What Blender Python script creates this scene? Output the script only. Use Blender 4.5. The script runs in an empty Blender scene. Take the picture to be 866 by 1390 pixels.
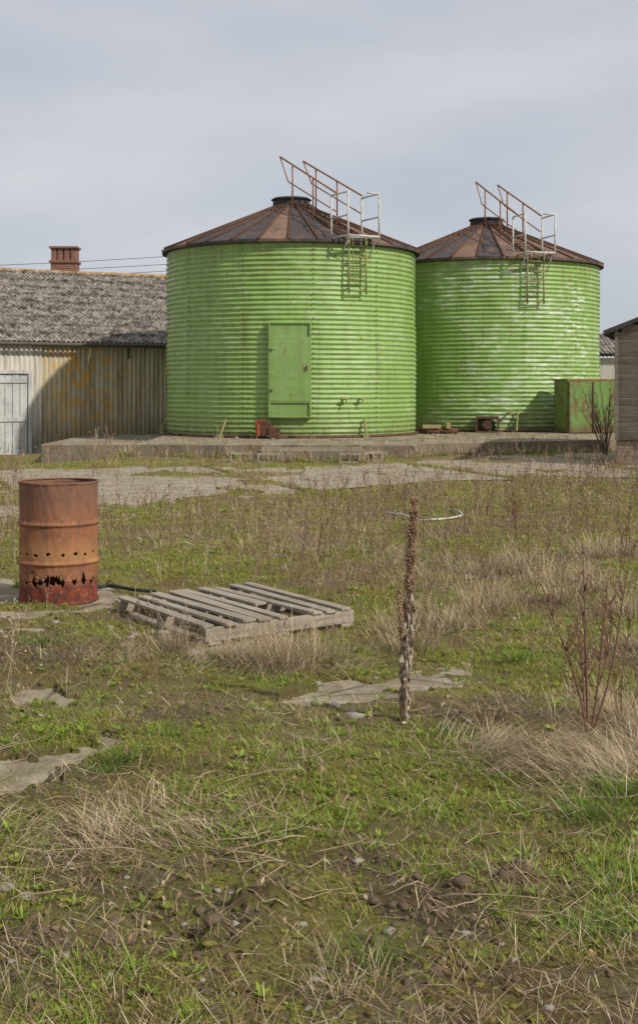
import bpy, math, random
import numpy as np
from mathutils import Vector, Matrix
random.seed(7); rng=np.random.default_rng(11)
F=1700.0; HZ=524.0; CH=1.6
def px(x,y,z=0.0):
    D=(CH-z)*F/(y-HZ); return ((x-433)*D/F, D)
scene=bpy.context.scene
scene.view_settings.view_transform='Standard'; scene.view_settings.look='None'; scene.view_settings.exposure=0
COL=scene.collection
# ---------------------------------------------------------------- materials
class N:
    def __init__(s,name,rough=0.8,spec=0.3):
        m=bpy.data.materials.new(name); m.use_nodes=True; s.m=m; s.nt=m.node_tree
        s.b=s.nt.nodes['Principled BSDF']; s.b.inputs['Roughness'].default_value=rough
        s.b.inputs['Specular IOR Level'].default_value=spec
        s.tc=s.nt.nodes.new('ShaderNodeTexCoord'); s.obj=s.tc.outputs['Object']
    def L(s,a,b): s.nt.links.new(a,b)
    def _in(s,sock,v):
        if isinstance(v,bpy.types.NodeSocket): s.L(v,sock)
        elif isinstance(v,(tuple,list)): sock.default_value=(*v[:3],1) if len(sock.default_value)==4 else v
        else: sock.default_value=v
    def map(s,sc,loc=(0,0,0),vec=None,rot=(0,0,0)):
        n=s.nt.nodes.new('ShaderNodeMapping'); s.L(vec or s.obj,n.inputs[0])
        n.inputs['Scale'].default_value=sc; n.inputs['Location'].default_value=loc; n.inputs['Rotation'].default_value=rot
        return n.outputs[0]
    def noise(s,scale,detail=4,rough=.6,vec=None,dist=0,col=False):
        n=s.nt.nodes.new('ShaderNodeTexNoise'); s.L(vec or s.obj,n.inputs['Vector'])
        n.inputs['Scale'].default_value=scale; n.inputs['Detail'].default_value=detail
        n.inputs['Roughness'].default_value=rough; n.inputs['Distortion'].default_value=dist
        return n.outputs['Color' if col else 'Fac']
    def vor(s,scale,vec=None,feat='F1'):
        n=s.nt.nodes.new('ShaderNodeTexVoronoi'); n.feature=feat; s.L(vec or s.obj,n.inputs['Vector'])
        n.inputs['Scale'].default_value=scale; return n.outputs['Distance']
    def ramp(s,f,stops):
        n=s.nt.nodes.new('ShaderNodeValToRGB'); s.L(f,n.inputs[0]); e=n.color_ramp.elements
        while len(e)<len(stops): e.new(0.5)
        for i,(p,c) in enumerate(stops):
            e[i].position=p; e[i].color=(c,c,c,1) if not isinstance(c,(tuple,list)) else (*c[:3],1)
        return n.outputs[0]
    def mix(s,f,a,b,mode='MIX'):
        n=s.nt.nodes.new('ShaderNodeMix'); n.data_type='RGBA'; n.blend_type=mode
        s._in(n.inputs[0],f); s._in(n.inputs[6],a); s._in(n.inputs[7],b); return n.outputs[2]
    def math(s,op,a,b=0.0):
        n=s.nt.nodes.new('ShaderNodeMath'); n.operation=op; s._in(n.inputs[0],a); s._in(n.inputs[1],b); return n.outputs[0]
    def sep(s,vec=None):
        n=s.nt.nodes.new('ShaderNodeSeparateXYZ'); s.L(vec or s.obj,n.inputs[0]); return n.outputs
    def comb(s,x,y,z):
        n=s.nt.nodes.new('ShaderNodeCombineXYZ')
        for i,v in enumerate((x,y,z)): s._in(n.inputs[i],v)
        return n.outputs[0]
    def attr(s,name):
        n=s.nt.nodes.new('ShaderNodeAttribute'); n.attribute_name=name; return n.outputs['Color']
    def bump(s,h,st=.5,d=.01):
        n=s.nt.nodes.new('ShaderNodeBump'); s.L(h,n.inputs['Height']); n.inputs['Strength'].default_value=st; n.inputs['Distance'].default_value=d
        s.L(n.outputs[0],s.b.inputs['Normal'])
    def col(s,c): s._in(s.b.inputs['Base Color'],c)
    def rough(s,c): s._in(s.b.inputs['Roughness'],c)

def silo_mat(name,white,seedz,base=((.185,.315,.065),(.24,.38,.095))):
    n=N(name,.42,.45)
    c=n.mix(n.noise(1.3,5,.65),base[0],base[1])
    big=n.ramp(n.noise(.45,3,.5,vec=n.map((1,1,1),(seedz,3,1))),[(.35,0.0),(.65,1.0)])
    c=n.mix(n.math('MULTIPLY',big,.25),c,(.29,.40,.15))
    st=n.ramp(n.noise(2.2,5,.7,vec=n.map((2.4,2.4,.16),(seedz,0,0))),[(.47,0.0),(.72,1.0)])
    c=n.mix(n.math('MULTIPLY',st,.45),c,(.12,.155,.055))
    st2=n.ramp(n.noise(2.2,5,.7,vec=n.map((3.5,3.5,.10),(seedz+31,0,0))),[(.54,0.0),(.72,1.0)])
    c=n.mix(n.math('MULTIPLY',st2,.22),c,(.42,.47,.30))
    # worn / chalky patches in short horizontal dashes
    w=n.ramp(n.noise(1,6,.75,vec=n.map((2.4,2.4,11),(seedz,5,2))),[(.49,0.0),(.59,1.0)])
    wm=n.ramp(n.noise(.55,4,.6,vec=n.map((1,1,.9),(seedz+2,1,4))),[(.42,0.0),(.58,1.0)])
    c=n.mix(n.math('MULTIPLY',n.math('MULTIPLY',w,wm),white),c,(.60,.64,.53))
    # rust
    r=n.ramp(n.noise(7,7,.75,vec=n.map((1,1,.5),(seedz,8,0))),[(.60,0.0),(.66,1.0)])
    c=n.mix(n.math('MULTIPLY',r,.8),c,(.16,.085,.04))
    rs=n.ramp(n.noise(1,6,.75,vec=n.map((5,5,.30),(seedz+9,0,0))),[(.585,0.0),(.69,1.0)])
    c=n.mix(n.math('MULTIPLY',rs,.6),c,(.19,.12,.055))
    z=n.sep()[2]
    low=n.ramp(n.math('DIVIDE',z,6.0),[(.05,1.0),(.17,0.0)])
    lown=n.math('MULTIPLY',low,n.ramp(n.noise(4,5,.7),[(.35,.2),(.65,1.0)]))
    c=n.mix(n.math('MULTIPLY',lown,.85),c,(.13,.105,.055))
    hi=n.ramp(n.math('DIVIDE',z,6.0),[(.68,0.0),(.87,1.0)])
    hin=n.math('MULTIPLY',hi,n.ramp(n.noise(2,6,.75,vec=n.map((4,4,.3),(seedz+3,3,0))),[(.46,0.0),(.60,1.0)]))
    c=n.mix(n.math('MULTIPLY',hin,.55),c,(.18,.14,.065))
    n.col(c); n.rough(n.ramp(n.noise(4,4),[(.3,.33),(.7,.6)])); n.bump(n.noise(9,4),.15,.01)
    return n.m
M={}
M['silo1']=silo_mat('green_painted_steel',.22,0.0)
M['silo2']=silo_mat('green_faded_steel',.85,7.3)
M['door']=silo_mat('green_door_steel',.1,3.1,((.16,.275,.06),(.195,.315,.08)))
def rust_mat(name,a,b,c3,sc=6,rough=.85):
    n=N(name,rough,.25)
    c=n.mix(n.ramp(n.noise(sc,7,.7),[(.35,0.0),(.65,1.0)]),a,b)
    c=n.mix(n.ramp(n.noise(sc*4,6,.75,vec=n.map((1,1,.4),(4,1,2))),[(.52,0.0),(.68,1.0)]),c,c3)
    n.col(c); n.bump(n.noise(sc*12,5,.7),.35,.004); return n.m
M['rust']=rust_mat('rusty_steel',(.22,.10,.05),(.32,.16,.08),(.09,.045,.03))
M['rustd']=rust_mat('dark_rusted_steel',(.07,.04,.028),(.14,.065,.035),(.04,.03,.025))
M['galv']=rust_mat('galvanised_weathered',(.46,.45,.41),(.58,.57,.52),(.25,.15,.09))
M['ladder']=rust_mat('worn_green_bar',(.20,.24,.08),(.30,.28,.12),(.17,.09,.04),20)
M['red']=rust_mat('red_paint_rust',(.36,.055,.03),(.24,.075,.05),(.09,.05,.04),20)
M['dark']=rust_mat('dark_iron',(.03,.03,.03),(.05,.045,.04),(.09,.05,.03))
M['gutter']=rust_mat('grey_gutter',(.07,.065,.06),(.11,.10,.09),(.16,.12,.08))
M['white']=rust_mat('white_plastic',(.5,.5,.46),(.6,.6,.56),(.34,.32,.26),10,.5)
M['blackhose']=rust_mat('black_rubber',(.02,.02,.02),(.03,.03,.03),(.06,.055,.05),10,.6)
# barrel
n=N('barrel_rust',.85,.2)
z=n.sep()[2]
c=n.mix(n.ramp(n.noise(5,6,.7),[(.35,0.0),(.68,1.0)]),(.22,.09,.045),(.33,.14,.068))
c=n.mix(n.ramp(n.noise(3,5,.7,vec=n.map((5,5,.5))),[(.45,0.0),(.65,.8)]),c,(.16,.085,.055))
c=n.mix(n.ramp(n.noise(26,6,.75,vec=n.map((1,1,.7))),[(.56,0.0),(.70,.7)]),c,(.38,.22,.12))
c=n.mix(n.ramp(n.noise(17,6,.75,vec=n.map((1,1,.6),(5,5,5))),[(.56,0.0),(.66,.75)]),c,(.08,.045,.035))
lowm=n.ramp(n.math('ADD',z,n.math('MULTIPLY',n.noise(9,5,.7),.12)),[(.19,1.0),(.24,0.0)])
lowc=n.mix(n.ramp(n.noise(14,6,.8),[(.45,0.0),(.58,1.0)]),(.20,.045,.025),(.07,.035,.028))
lowc=n.mix(n.ramp(n.noise(22,6,.8,vec=n.map((1,1,1),(8,8,1))),[(.58,0.0),(.64,.9)]),lowc,(.34,.20,.12))
c=n.mix(lowm,c,lowc)
band=n.ramp(n.math('ADD',z,n.math('MULTIPLY',n.noise(3,4),.25)),[(.40,0.0),(.46,.6),(.50,.6),(.60,0.0)])
c=n.mix(band,c,(.38,.20,.08))
c=n.mix(n.ramp(n.math('ADD',z,n.math('MULTIPLY',n.noise(4,4),.2)),[(.66,0.0),(.9,.6)]),c,(.14,.085,.065))
n.col(c); n.bump(n.noise(60,5,.7),.5,.003); M['barrel']=n.m
# silo roof
n=N('rusted_roof_sheet',.75,.3)
c=n.attr('Col')
c=n.mix(n.ramp(n.noise(1.6,6,.75),[(.38,0.0),(.62,.75)]),c,(.055,.042,.038))
c=n.mix(n.ramp(n.noise(3,6,.7,vec=n.map((1,1,1),(3,9,0))),[(.50,0.0),(.66,.6)]),c,(.17,.105,.07))
c=n.mix(n.ramp(n.noise(14,5,.7),[(.58,0.0),(.71,.5)]),c,(.26,.21,.18))
n.col(c); n.bump(n.noise(10,5),.3,.01); M['roof']=n.m
# asbestos roof
n=N('weathered_fibre_cement_roof',.9,.2)
c=n.mix(n.noise(1.5,5,.7),(.12,.105,.09),(.18,.16,.14))
c=n.mix(n.ramp(n.noise(4.5,8,.85),[(.49,0.0),(.54,.9)]),c,(.36,.32,.27))
c=n.mix(n.ramp(n.noise(3.0,8,.85,vec=n.map((1,1,1),(5,5,5))),[(.50,0.0),(.56,.95)]),c,(.042,.035,.027))
c=n.mix(n.ramp(n.noise(6,8,.85,vec=n.map((1,1,1),(15,5,5))),[(.57,0.0),(.62,.9)]),c,(.56,.53,.48))
c=n.mix(n.ramp(n.noise(4,7,.85,vec=n.map((1,1,1),(25,5,5))),[(.58,0.0),(.64,.8)]),c,(.30,.21,.09))
zz=n.sep()[2]
rl=n.math('MULTIPLY',n.ramp(n.math('SUBTRACT',zz,4.9),[(.40,0.0),(.56,1.0)]),n.ramp(n.noise(5,6,.75),[(.40,0.0),(.52,1.0)]))
c=n.mix(rl,c,(.48,.26,.05))
n.col(c); n.bump(n.noise(25,5,.7),.4,.01); M['abroof']=n.m
# barn wall
def wallmat(name,a,b,stain,lich):
    n=N(name,.85,.2)
    c=n.mix(n.ramp(n.noise(1.1,5,.7),[(.3,0.0),(.7,1.0)]),a,b)
    c=n.mix(n.ramp(n.noise(2,6,.75,vec=n.map((2.5,2.5,.22))),[(.45,0.0),(.66,stain)]),c,(.17,.135,.09))
    l=n.ramp(n.noise(4,8,.85,vec=n.map((1,1,1),(2,2,7))),[(.51,0.0),(.55,1.0)])
    x=n.sep()[0]
    lm=n.ramp(n.math('ABSOLUTE',n.math('ADD',x,6.9)),[(.3,1.0),(1.2,.28)])
    c=n.mix(n.math('MULTIPLY',n.math('MULTIPLY',l,lm),lich),c,(.60,.31,.035))
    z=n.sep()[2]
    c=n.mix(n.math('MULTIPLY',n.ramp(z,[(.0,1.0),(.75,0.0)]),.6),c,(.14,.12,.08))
    n.col(c); n.bump(n.noise(20,4),.2,.01); return n.m
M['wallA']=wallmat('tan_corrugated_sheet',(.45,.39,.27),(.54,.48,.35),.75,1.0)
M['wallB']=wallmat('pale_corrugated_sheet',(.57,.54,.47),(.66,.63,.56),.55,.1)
def wood(name,a,b,d,sc=(1.5,22,22),amt=.8):
    n=N(name,.85,.15)
    v=n.map(sc)
    c=n.mix(n.ramp(n.noise(1,6,.7,vec=v),[(.3,0.0),(.7,1.0)]),a,b)
    c=n.mix(n.ramp(n.noise(1.6,6,.8,vec=v),[(.52,0.0),(.68,amt)]),c,d)
    c=n.mix(n.ramp(n.noise(2.2,4,.6),[(.45,0.0),(.7,.6*amt)]),c,d)
    n.col(c); n.bump(n.noise(1.6,6,.8,vec=v),.5,.006); return n.m
M['wood']=wood('weathered_wood',(.27,.23,.18),(.40,.35,.28),(.13,.105,.075))
M['woody']=wood('weathered_wood_cross',(.28,.24,.185),(.40,.35,.28),(.13,.105,.075),(22,1.5,22))
M['doorwood']=wood('pale_painted_boards',(.42,.42,.41),(.55,.55,.53),(.22,.21,.2),(14,14,1.5))
M['shedwood']=wood('dark_weatherboard',(.17,.14,.11),(.27,.23,.19),(.07,.055,.045),(2,2,24))
M['shedfelt']=rust_mat('dark_felt',(.04,.038,.036),(.07,.06,.055),(.1,.09,.07),8)
def brickmat(name,c1,c2,mortar,scale=1.0):
    n=N(name,.9,.2)
    s=n.sep(); v=n.comb(n.math('ADD',s[0],s[1]),s[2],0.0)
    b=n.nt.nodes.new('ShaderNodeTexBrick'); n.L(v,b.inputs['Vector'])
    b.inputs['Scale'].default_value=scale; b.inputs['Brick Width'].default_value=.22; b.inputs['Row Height'].default_value=.075
    b.inputs['Mortar Size'].default_value=.008; b.inputs['Color1'].default_value=(*c1,1); b.inputs['Color2'].default_value=(*c2,1); b.inputs['Mortar'].default_value=(*mortar,1)
    c=n.mix(n.ramp(n.noise(8,6,.7),[(.45,0.0),(.7,.6)]),b.outputs['Color'],(.12,.09,.07))
    n.col(c); n.bump(b.outputs['Fac'],-.4,.01); return n.m
M['brick']=brickmat('red_brick',(.26,.10,.065),(.18,.07,.05),(.26,.22,.18))
M['brickp']=brickmat('stained_brick',(.26,.17,.12),(.20,.14,.10),(.26,.23,.19))
def concmat(name,a,b,moss,dirt=.6,gl=.45,lo=.46):
    n=N(name,.9,.2)
    c=n.mix(n.ramp(n.noise(1.2,6,.7),[(.3,0.0),(.7,1.0)]),a,b)
    c=n.mix(n.ramp(n.noise(2.2,8,.8,vec=n.map((1,1,1),(3,1,0))),[(lo,0.0),(lo+.12,dirt)]),c,(.155,.12,.075))
    c=n.mix(n.ramp(n.noise(1.7,8,.8,vec=n.map((1,1,1),(9,4,0))),[(lo+.07,0.0),(lo+.17,moss)]),c,(.125,.11,.035))
    c=n.mix(n.ramp(n.noise(45,4,.8),[(.4,0.0),(.75,gl)]),c,(.42,.37,.29))
    cr=n.ramp(n.vor(.8,vec=n.mix(.06,n.obj,n.noise(3,4,.6,col=True)),feat='DISTANCE_TO_EDGE'),[(.0,1.0),(.012,0.0)])
    c=n.mix(n.math('MULTIPLY',cr,.8),c,(.06,.055,.03))
    n.col(c); n.bump(n.noise(30,6,.75),.45,.006); return n.m
M['conc']=concmat('old_concrete',(.28,.235,.17),(.36,.31,.23),.6,.65)
M['slab']=concmat('slab_concrete',(.28,.235,.165),(.37,.315,.225),.75,.85,.45,.43)
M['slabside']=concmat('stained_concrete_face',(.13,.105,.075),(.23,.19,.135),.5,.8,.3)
# ground
n=N('ground_soil_moss',.95,.1)
c=n.attr('Col')
f=n.noise(30,8,.85)
c=n.mix(n.ramp(f,[(.37,.7),(.48,0.0)]),c,(.055,.041,.022))
c=n.mix(n.ramp(n.noise(60,6,.8,vec=n.map((1,1,1),(7,3,0))),[(.53,0.0),(.66,.7)]),c,(.38,.31,.19))
c=n.mix(n.ramp(n.noise(14,8,.85,vec=n.map((1,1,1),(3,3,0))),[(.51,0.0),(.60,.6)]),c,(.25,.25,.045))
c=n.mix(n.ramp(n.noise(2.6,8,.8,vec=n.map((1,1,1),(1,8,0))),[(.52,0.0),(.62,.45)]),c,(.16,.10,.04))
n.col(c); n.bump(n.noise(42,8,.85),1.0,.03); M['ground']=n.m
# vegetation (colour from attribute)
def vegmat(name,tr):
    n=N(name,.7,.2); c=n.attr('Col'); n.col(c)
    t=n.nt.nodes.new('ShaderNodeBsdfTranslucent'); n.L(c,t.inputs[0])
    mx=n.nt.nodes.new('ShaderNodeMixShader'); mx.inputs[0].default_value=tr
    n.L(n.b.outputs[0],mx.inputs[1]); n.L(t.outputs[0],mx.inputs[2])
    n.L(mx.outputs[0],n.nt.nodes['Material Output'].inputs[0]); return n.m
M['veg']=vegmat('grass_blade',.3); M['dry']=vegmat('dry_stem',.12)
n=N('moss_cushion',.95,.1); c=n.attr('Col'); c=n.mix(n.ramp(n.noise(90,6,.8),[(.42,.6),(.55,0.0)]),c,(.07,.065,.02)); n.col(c); n.bump(n.noise(160,5,.8),1.0,.01); M['moss']=n.m
n=N('clod_soil',.95,.1); c=n.mix(n.noise(30,6,.8),(.10,.072,.045),(.22,.165,.11)); n.col(c); n.bump(n.noise(80,5,.8),.9,.01); M['clod']=n.m
n=N('stone_chips',.9,.2); c=n.mix(n.noise(9,6,.8),(.17,.15,.12),(.38,.35,.30)); n.col(c); n.bump(n.noise(60,5,.8),.6,.005); M['stone']=n.m

# ---------------------------------------------------------------- mesh helpers
def grp(name):
    e=bpy.data.objects.new(name,None); COL.objects.link(e); e.empty_display_size=.3; return e
class MB:
    def __init__(s): s.v=[]; s.f=[]; s.c=[]
    def box(s,c,size,R=None):
        o=len(s.v); hx,hy,hz=[a/2 for a in size]; c=Vector(c)
        for dx in(-1,1):
            for dy in(-1,1):
                for dz in(-1,1):
                    p=Vector((dx*hx,dy*hy,dz*hz))
                    if R is not None: p=R@p
                    s.v.append(tuple(c+p))
        for f in((0,1,3,2),(4,6,7,5),(0,4,5,1),(2,3,7,6),(0,2,6,4),(1,5,7,3)): s.f.append(tuple(o+i for i in f))
        return s
    def tube(s,p,q,r,r2=None,n=8,cap=True):
        return s.path([p,q],[r,r if r2 is None else r2],n,cap)
    def path(s,pts,rad,n=8,cap=True):
        pts=[Vector(p) for p in pts]; 
        if not isinstance(rad,(list,tuple)): rad=[rad]*len(pts)
        o=len(s.v); prev=None
        for i,p in enumerate(pts):
            d=(pts[min(i+1,len(pts)-1)]-pts[max(i-1,0)]).normalized()
            if prev is None:
                a=d.cross(Vector((0,0,1))); 
                if a.length<.1: a=d.cross(Vector((1,0,0)))
                a.normalize()
            else:
                a=prev-d*prev.dot(d); a.normalize()
            prev=a; b=d.cross(a)
            for k in range(n):
                t=2*math.pi*k/n; s.v.append(tuple(p+(a*math.cos(t)+b*math.sin(t))*rad[i]))
        for i in range(len(pts)-1):
            for k in range(n):
                k2=(k+1)%n; s.f.append((o+i*n+k,o+i*n+k2,o+(i+1)*n+k2,o+(i+1)*n+k))
        if cap:
            s.f.append(tuple(o+k for k in range(n))[::-1]); s.f.append(tuple(o+(len(pts)-1)*n+k for k in range(n)))
        return s
    def quad(s,*p):
        o=len(s.v); s.v+= [tuple(q) for q in p]; s.f.append(tuple(range(o,o+len(p)))); return s
    def build(s,name,mat,parent=None,smooth=False,bevel=0,loc=None,rot=None,normals=True):
        me=bpy.data.meshes.new(name); me.from_pydata(s.v,[],s.f); me.update()
        if normals:
            import bmesh
            bm=bmesh.new(); bm.from_mesh(me); bmesh.ops.recalc_face_normals(bm,faces=bm.faces); bm.to_mesh(me); bm.free()
        if smooth: me.polygons.foreach_set('use_smooth',[True]*len(me.polygons))
        me.materials.append(mat); ob=bpy.data.objects.new(name,me); COL.objects.link(ob)
        if parent: ob.parent=parent
        if bevel:
            b=ob.modifiers.new('b','BEVEL'); b.width=bevel; b.segments=2; b.limit_method='ANGLE'
        if loc: ob.location=loc
        if rot: ob.rotation_euler=rot
        return ob
def setcol(ob,cols,domain='POINT'):
    a=ob.data.color_attributes.new('Col','FLOAT_COLOR',domain)
    cols=np.asarray(cols,dtype=np.float32)
    if cols.shape[1]==3: cols=np.hstack([cols,np.ones((len(cols),1),np.float32)])
    a.data.foreach_set('color',cols.ravel())
# ---------------------------------------------------------------- noise
def h2(ix,iy,s):
    a=(ix.astype(np.int64)*374761393+iy.astype(np.int64)*668265263+s*982451653)&0xffffffff
    a=((a^(a>>13))*1274126177)&0xffffffff
    a=(a^(a>>16))&0xffffffff
    return a.astype(np.float64)/4294967295.0
def vn(x,y,s=0):
    ix=np.floor(x);iy=np.floor(y);fx=x-ix;fy=y-iy
    fx=fx*fx*(3-2*fx);fy=fy*fy*(3-2*fy)
    return (h2(ix,iy,s)*(1-fx)+h2(ix+1,iy,s)*fx)*(1-fy)+(h2(ix,iy+1,s)*(1-fx)+h2(ix+1,iy+1,s)*fx)*fy
def fbm(x,y,sc,oc=4,s=0):
    t=0;a=1;w=0
    for i in range(oc):
        t=t+a*vn(x*sc+13.7*i,y*sc-7.3*i,s+i*17); w+=a; a*=.55; sc*=2.03
    return t/w
def ss(a,b,x):
    t=np.clip((x-a)/(b-a),0,1); return t*t*(3-2*t)
def inpoly(X,Y,P):
    r=np.zeros(X.shape,bool); n=len(P)
    for i in range(n):
        x1,y1=P[i];x2,y2=P[(i+1)%n]
        c=((y1>Y)!=(y2>Y))&(X<(x2-x1)*(Y-y1)/((y2-y1) if abs(y2-y1)>1e-9 else 1e-9)+x1); r^=c
    return r
ROAD=[px(*p) for p in [(-700,738),(0,709),(200,693),(430,670),(600,656),(866,651),(1300,648),(1300,626),(866,608),(790,610),(600,624),(400,636),(200,634),(0,640),(-500,645)]]
SL=[[px(*p) for p in q] for q in [
 [(370,955),(440,936),(600,911),(632,933),(520,955),(400,977)],
 [(-260,1040),(0,1030),(110,1012),(168,1014),(125,1040),(60,1075),(0,1090),(-260,1110)],
 [(25,944),(85,937),(115,955),(45,968)],
 [(-500,790),(0,783),(110,792),(165,815),(100,850),(0,862),(-500,880)],
 [(240,888),(300,870),(365,866),(345,886),(270,902)],
]]
PLAT=[(-4.1,28.0),(2.1,27.5),(2.4,28.5),(6.8,30.4),(9.0,31.8),(9,43),(1.5,43),(-3,38.5),(-4.1,38)]
def macro(X,Y):
    d=-0.55*ss(24,33,Y)*ss(-3.9,-6.5,X)
    return d
def hard(X,Y):
    jx=(fbm(X,Y,2.2,5,5)-.5)*.62; jy=(fbm(X,Y,2.2,5,55)-.5)*.62
    k=np.clip(Y/9,.45,2.2)
    A=X+jx*k;B=Y+jy*k*1.6
    r=inpoly(A,B,ROAD)
    for q in SL: r|=inpoly(A,B,q)
    # weeds break through the road and slabs in places
    r&=~((fbm(X,Y,.8,5,90)>.625)&(Y>14))
    r&=~((fbm(X,Y,3.1,5,95)>.60)&(Y<14))
    jn=np.abs(((X*.94+Y*.34)/4.2)%1-.5)*4.2
    r&=~((jn<.02+.12*fbm(X,Y,1.5,3,77))&(Y>14)&(Y<32))
    r|=inpoly(X,Y,PLAT)
    return r
def blob(X,Y,x,y,rx,ry):
    cx,cy=px(x,y); D=cy
    ax=rx*D/F; ay=ry*D*D/(CH*F)
    return np.exp(-(((X-cx)/ax)**2+((Y-cy)/ay)**2))
def soil(X,Y):
    b=sum(a*blob(X,Y,*b) for a,b in [(1.3,(585,1250,66,30)),(1.0,(360,1248,40,18)),(.8,(700,1212,44,18)),(.6,(480,1185,50,20)),(.7,(830,905,50,14)),(.6,(60,905,110,18)),(.7,(60,1285,190,30)),(.4,(640,1350,120,20)),(.5,(300,1300,120,18)),(.5,(250,985,70,12)),(.4,(700,985,80,12)),(.5,(180,840,60,10))])
    return b*(.45+1.1*fbm(X,Y,3,3,12))
def gz(X,Y,hd=None):
    if hd is None: hd=hard(X,Y)
    near=1-ss(16,40,Y)*.7
    m=(fbm(X,Y,1.3,3,21)-.42)*.07*near+(fbm(X,Y,8,4,31)-.42)*.04*near+.006
    cl=ss(.40,.75,fbm(X,Y,3.0,3,41))*np.clip(soil(X,Y),0,1)*(fbm(X,Y,20,3,43)**2)*.20
    m=np.maximum(m,-.01)+cl+.012
    m=np.where(hd,-.02,m)
    m=m*np.where(Y>60,0,1)
    return macro(X,Y)+m
def dryf(X,Y):
    b=sum(a*blob(X,Y,*q) for a,q in [(.95,(730,800,150,42)),(.8,(620,850,90,25)),(.9,(390,905,80,28)),(.5,(230,890,120,30)),(.8,(770,1045,120,36)),(.7,(160,1140,190,50)),(.5,(330,735,150,20)),(.5,(840,990,60,40)),(.5,(150,690,130,20)),(.3,(600,1100,120,40))])
    return np.clip(b+(fbm(X,Y,1.3,4,61)-.50)*1.9,0,1.1)
def greenf(X,Y):
    b=sum(a*blob(X,Y,*q) for a,q in [(.6,(260,755,130,30)),(.5,(640,900,160,25)),(.6,(760,1200,160,100)),(.5,(480,1100,180,60)),(.5,(300,1030,200,40)),(.35,(250,960,150,25)),(.3,(560,770,60,40)),(.35,(450,1220,120,60))])
    return np.clip(b+(fbm(X,Y,1.6,4,71)-.40)*3.0-soil(X,Y)*1.0-blob(X,Y,150,1215,190,50)*.35,0,1.1)
# ---------------------------------------------------------------- ground sheet
ys=[-40,-20,-8,-2,0,1.0]; y=1.6
while y<32: ys.append(y); y*=1.0048
while y<4000: ys.append(y); y*=1.09
ys=np.array(ys); NC=500
s=np.linspace(-1,1,NC); s=np.sign(s)*(.5*np.abs(s)+.5*np.abs(s)**4)
W=np.maximum(np.abs(ys),2)*.62+1.6; W=np.where(ys>34,W*3,W); W[:6]=30
X=s[None,:]*W[:,None]; Y=np.repeat(ys[:,None],NC,1)
hd=hard(X,Y); Z=gz(X,Y,hd)
nr=len(ys); V=np.stack([X,Y,Z],-1).reshape(-1,3)
i=np.arange((nr-1)*NC).reshape(nr-1,NC)[:,:-1].ravel()
Fq=np.stack([i,i+1,i+NC+1,i+NC],1)
def npmesh(name,V,Fs,mat,nper,cols=None,smooth=True,parent=None):
    me=bpy.data.meshes.new(name); me.vertices.add(len(V)); me.vertices.foreach_set('co',np.asarray(V,np.float32).ravel())
    L=np.concatenate([f.ravel() for f in Fs]) if isinstance(Fs,list) else Fs.ravel()
    me.loops.add(len(L)); me.loops.foreach_set('vertex_index',L.astype(np.int32))
    tot=np.asarray(nper,np.int32); st=np.concatenate([[0],np.cumsum(tot)[:-1]]).astype(np.int32)
    me.polygons.add(len(tot)); me.polygons.foreach_set('loop_start',st); me.polygons.foreach_set('loop_total',tot)
    me.polygons.foreach_set('use_smooth',np.full(len(tot),smooth))
    me.update(calc_edges=True); me.validate(); me.materials.append(mat)
    ob=bpy.data.objects.new(name,me); COL.objects.link(ob)
    if cols is not None: setcol(ob,cols)
    if parent: ob.parent=parent
    return ob
g=np.clip(greenf(X,Y),0,1); d=np.clip(dryf(X,Y),0,1); so=np.clip(soil(X,Y),0,1)
far=ss(40,120,Y)
def lerp(a,b,t): return a*(1-t[...,None])+b*t[...,None]
C=np.ones(X.shape+(3,))*np.array([.19,.145,.08])
C=lerp(C,np.array([.215,.215,.045]),g*.85)
C=lerp(C,np.array([.33,.27,.165]),d*.55)
C=lerp(C,np.array([.135,.097,.062]),so*.85)
mo=ss(.5,.64,fbm(X,Y,1.9,4,81)); C=lerp(C,np.array([.18,.11,.038]),mo*.5)
mo2=ss(.54,.66,fbm(X,Y,2.6,4,83)); C=lerp(C,np.array([.28,.275,.05]),mo2*.6)
C=lerp(C,np.array([.12,.14,.04]),far)
npmesh('ground',V,Fq,M['ground'],np.full(len(Fq),4),C.reshape(-1,3))
# ---------------------------------------------------------------- road & slabs
def sheet(name,P,z,mat):
    b=MB(); b.quad(*[(x,y,z) for x,y in P]); 
    ob=b.build(name,mat,normals=False)
    if ob.data.polygons[0].normal.z<0: ob.data.flip_normals()
    return ob
def grow(P,k):
    cx=sum(p[0] for p in P)/len(P); cy=sum(p[1] for p in P)/len(P)
    o=[]
    for x,y in P:
        d=math.hypot(x-cx,y-cy); o.append((cx+(x-cx)*(d+k)/d, cy+(y-cy)*(d+k)/d))
    return o
sheet('concrete_road',[(x,y+(.5 if y>18 else -.5)) for x,y in ROAD],.004,M['conc'])
for k,q in enumerate(SL): sheet('concrete_slab',grow(q,.15),.003,M['slab'])
pl=MB()
P=PLAT; n_=len(P)
PP=[]
r5=random.Random(5)
for i in range(n_):
    a=Vector(P[i]);b_=Vector(P[(i+1)%n_]); L_=(b_-a).length; m=max(1,int(L_/.35)) if a.y<33 and b_.y<33 else 1
    for j in range(m):
        q=a.lerp(b_,j/m); PP.append((q.x+r5.uniform(-.04,.04),q.y+r5.uniform(-.06,.06)))
n_=len(PP)
top=[(x,y,.30) for x,y in PP]; bot=[(x,y,-.6) for x,y in PP]
pl.v=top+bot; pl.f=[tuple(range(n_))]+[(i,(i+1)%n_,n_+(i+1)%n_,n_+i) for i in range(n_)]
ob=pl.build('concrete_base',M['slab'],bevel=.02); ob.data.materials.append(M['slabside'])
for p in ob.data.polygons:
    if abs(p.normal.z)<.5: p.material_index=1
stp=grp('concrete_step')
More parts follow.
